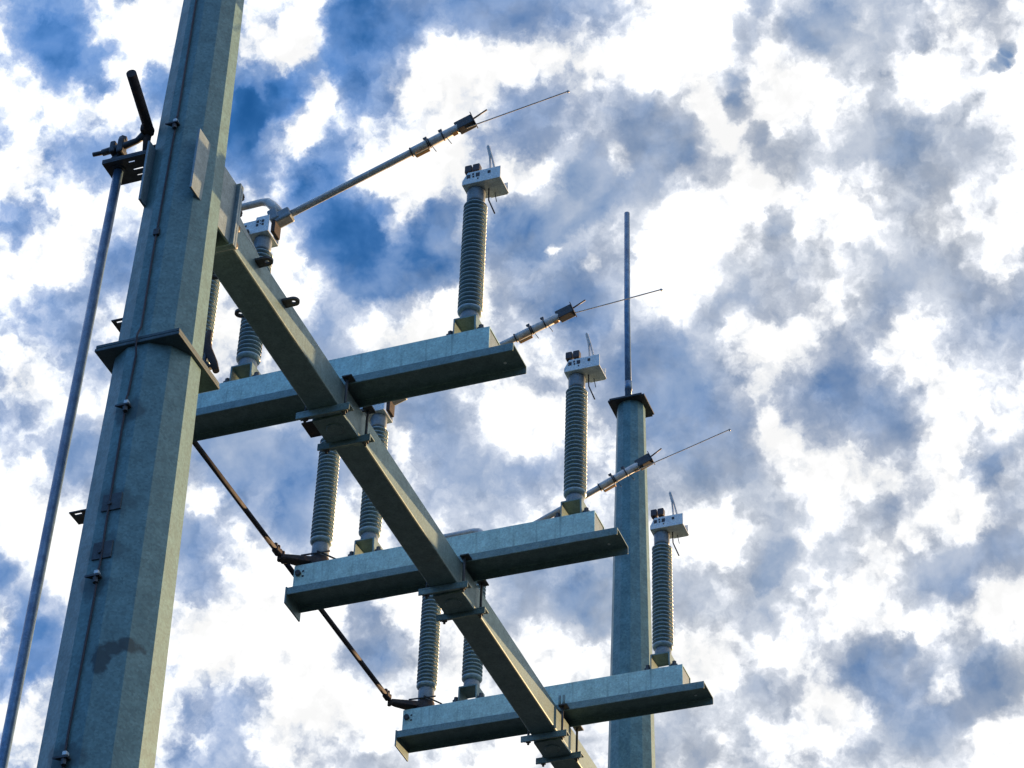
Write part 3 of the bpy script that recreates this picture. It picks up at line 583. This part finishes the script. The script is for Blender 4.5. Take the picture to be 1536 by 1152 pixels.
whips = [[(1.25, 0.03), (1.398, 0.0), (1.7, -0.055), (2.1, -0.133), (2.449, -0.201)], [(1.35, 0.012), (1.687, -0.036), (2.0, -0.122), (2.44, -0.24)], [(1.35, -0.02), (1.72, -0.066), (2.1, -0.118), (2.448, -0.163)]]
angs = [20.3, 19.3, 24.0]
switches = [sw] + [copy_tree(sw) for i in (1, 2)]
for i, s_ in enumerate(switches):
    s_.location = (0, S*i, GZ); s_['label'] = sw_labels[i]
    b = [c for c in kids(s_) if c.name.startswith('blade')][0]
    b.rotation_euler = (0, -R_(angs[i]), 0)
    whip(whips[i], b)

k = MB(); k.tube([(-0.60, 0.06, 0.80), (-0.615, 0.06, 0.72), (-0.60, 0.06, 0.62), (-0.53, 0.06, 0.47), (-0.50, 0.06, 0.38)], [0.020, 0.034, 0.036, 0.030, 0.026], 10)
k.build('operating_lever', RUST, sw)
k = MB(); k.tube([(-0.60, 0.06, 0.62), (-0.615, 0.06, 0.50), (-0.55, 0.06, 0.42)], 0.018, 8); k.build('operating_link', DARK, sw)

# ------------------------------------------------------------------ drive linkage
dl = ['dark drive pipe from behind the wide pole to the arm of the middle switch', 'dark drive pipe from the middle switch to the arm of the farthest switch']
for i in range(2):
    y0, y1 = S*i-0.03, S*(i+1)-0.06
    r = empty('drive_pipe', (-1.0, y0, 0.31+GZ), dl[i], 'pipe', 'drive pipes linking the switches')
    k = MB(); k.cyl((0, 0.06, 0), (0, y1-y0-0.06, 0.0), 0.0225, seg=16); k.build('pipe', DPIPE, r)
    for y in (0.0, y1-y0):
        s_ = 1 if y == 0 else -1
        k = MB(); k.box(-0.027, 0.027, min(y, y+s_*0.09), max(y, y+s_*0.09), -0.025, 0.025, 0.009)
        k.hexnut((0, y+s_*0.03, 0.03), (0, 0, 1), 0.022, 0.03); k.hexnut((0, y+s_*0.075, 0.03), (0, 0, 1), 0.018, 0.024)
        k.cyl((0.0, y-s_*0.02, -0.06), (0.0, y-s_*0.02, 0.05), 0.017, seg=10)
        k.build('clevis', RUST, r)

# vertical operating pipe beside the near pole and the crank on its bracket
op = empty('operating_pipe', (-0.03, -2.40, 0.0), 'long thin blue grey upright pipe left of the wide pole', 'pipe')
k = MB(); k.cyl((-0.18, 0, 0.9), (0.01, 0, 0.16+GZ), 0.0325, seg=20); k.build('pipe', PIPE, op)
k = MB(); k.box(-0.33, -0.03, -0.1, 0.1, 0.5, 0.9, 0.01); k.build('handle_box', G_STEEL, op)
k = MB(); k.box(-0.22, -0.14, -0.05, 0.05, 0.0, 0.5, 0.005); k.build('stand', G_STEEL, op)
cb_ = empty('crank_bracket', (0.0, -2.42, GZ), 'dark slotted bracket with lever and short rusty pipe, left of the wide pole', 'bracket')
k = MB(); k.slab_holes(-0.10, 0.262, -0.072, 0.155, 0.10, 0.112, [(0.075, 0.125, -0.035, -0.018), (0.075, 0.15, 0.038, 0.056), (0.075, 0.15, 0.095, 0.11)])
k.box(-0.10, 0.235, -0.073, -0.062, 0.1125, 0.135); br = k.build('bracket_plate', DARK, cb_)
k = MB(); k.lathe([(0.055, 0.0925), (0.055, 0.0995)], (-0.025, 0.02, 0), 20); k.lathe([(0.062, 0.1125), (0.062, 0.16), (0.048, 0.17), (0.048, 0.24), (0.03, 0.25)], (-0.02, 0.0, 0), 20); k.build('bearing', DARK, cb_)
k = MB(); k.tube([(-0.19, -0.06, 0.225), (-0.11, -0.055, 0.225)], 0.016, 10); k.tube([(-0.12, -0.055, 0.225), (0.05, -0.06, 0.235), (0.14, -0.065, 0.25), (0.20, -0.08, 0.275)], [0.024, 0.026, 0.022, 0.03], 10)
k.box(-0.06, -0.02, -0.085, -0.02, 0.19, 0.29, 0.01); k.box(0.0, 0.045, -0.09, -0.02, 0.17, 0.30, 0.012)
k.hexnut((0.022, -0.055, 0.29), (0, 0, 1), 0.03, 0.03); k.build('lever', DARK, cb_)
k = MB(); k.tube([(0.20, -0.02, 0.12), (0.205, -0.05, 0.20), (0.215, -0.07, 0.29)], [0.028, 0.024, 0.03], 10); k.box(0.185, 0.26, -0.135, -0.05, 0.265, 0.335, 0.016); k.box(0.235, 0.285, -0.04, 0.03, 0.15, 0.21, 0.016); k.build('clevis', RUST, cb_)
k = MB(); k.tube([(0.228, -0.07, 0.30), (0.36, -0.60, 0.30)], 0.034, 18); k.build('crank_pipe', RUST, cb_)
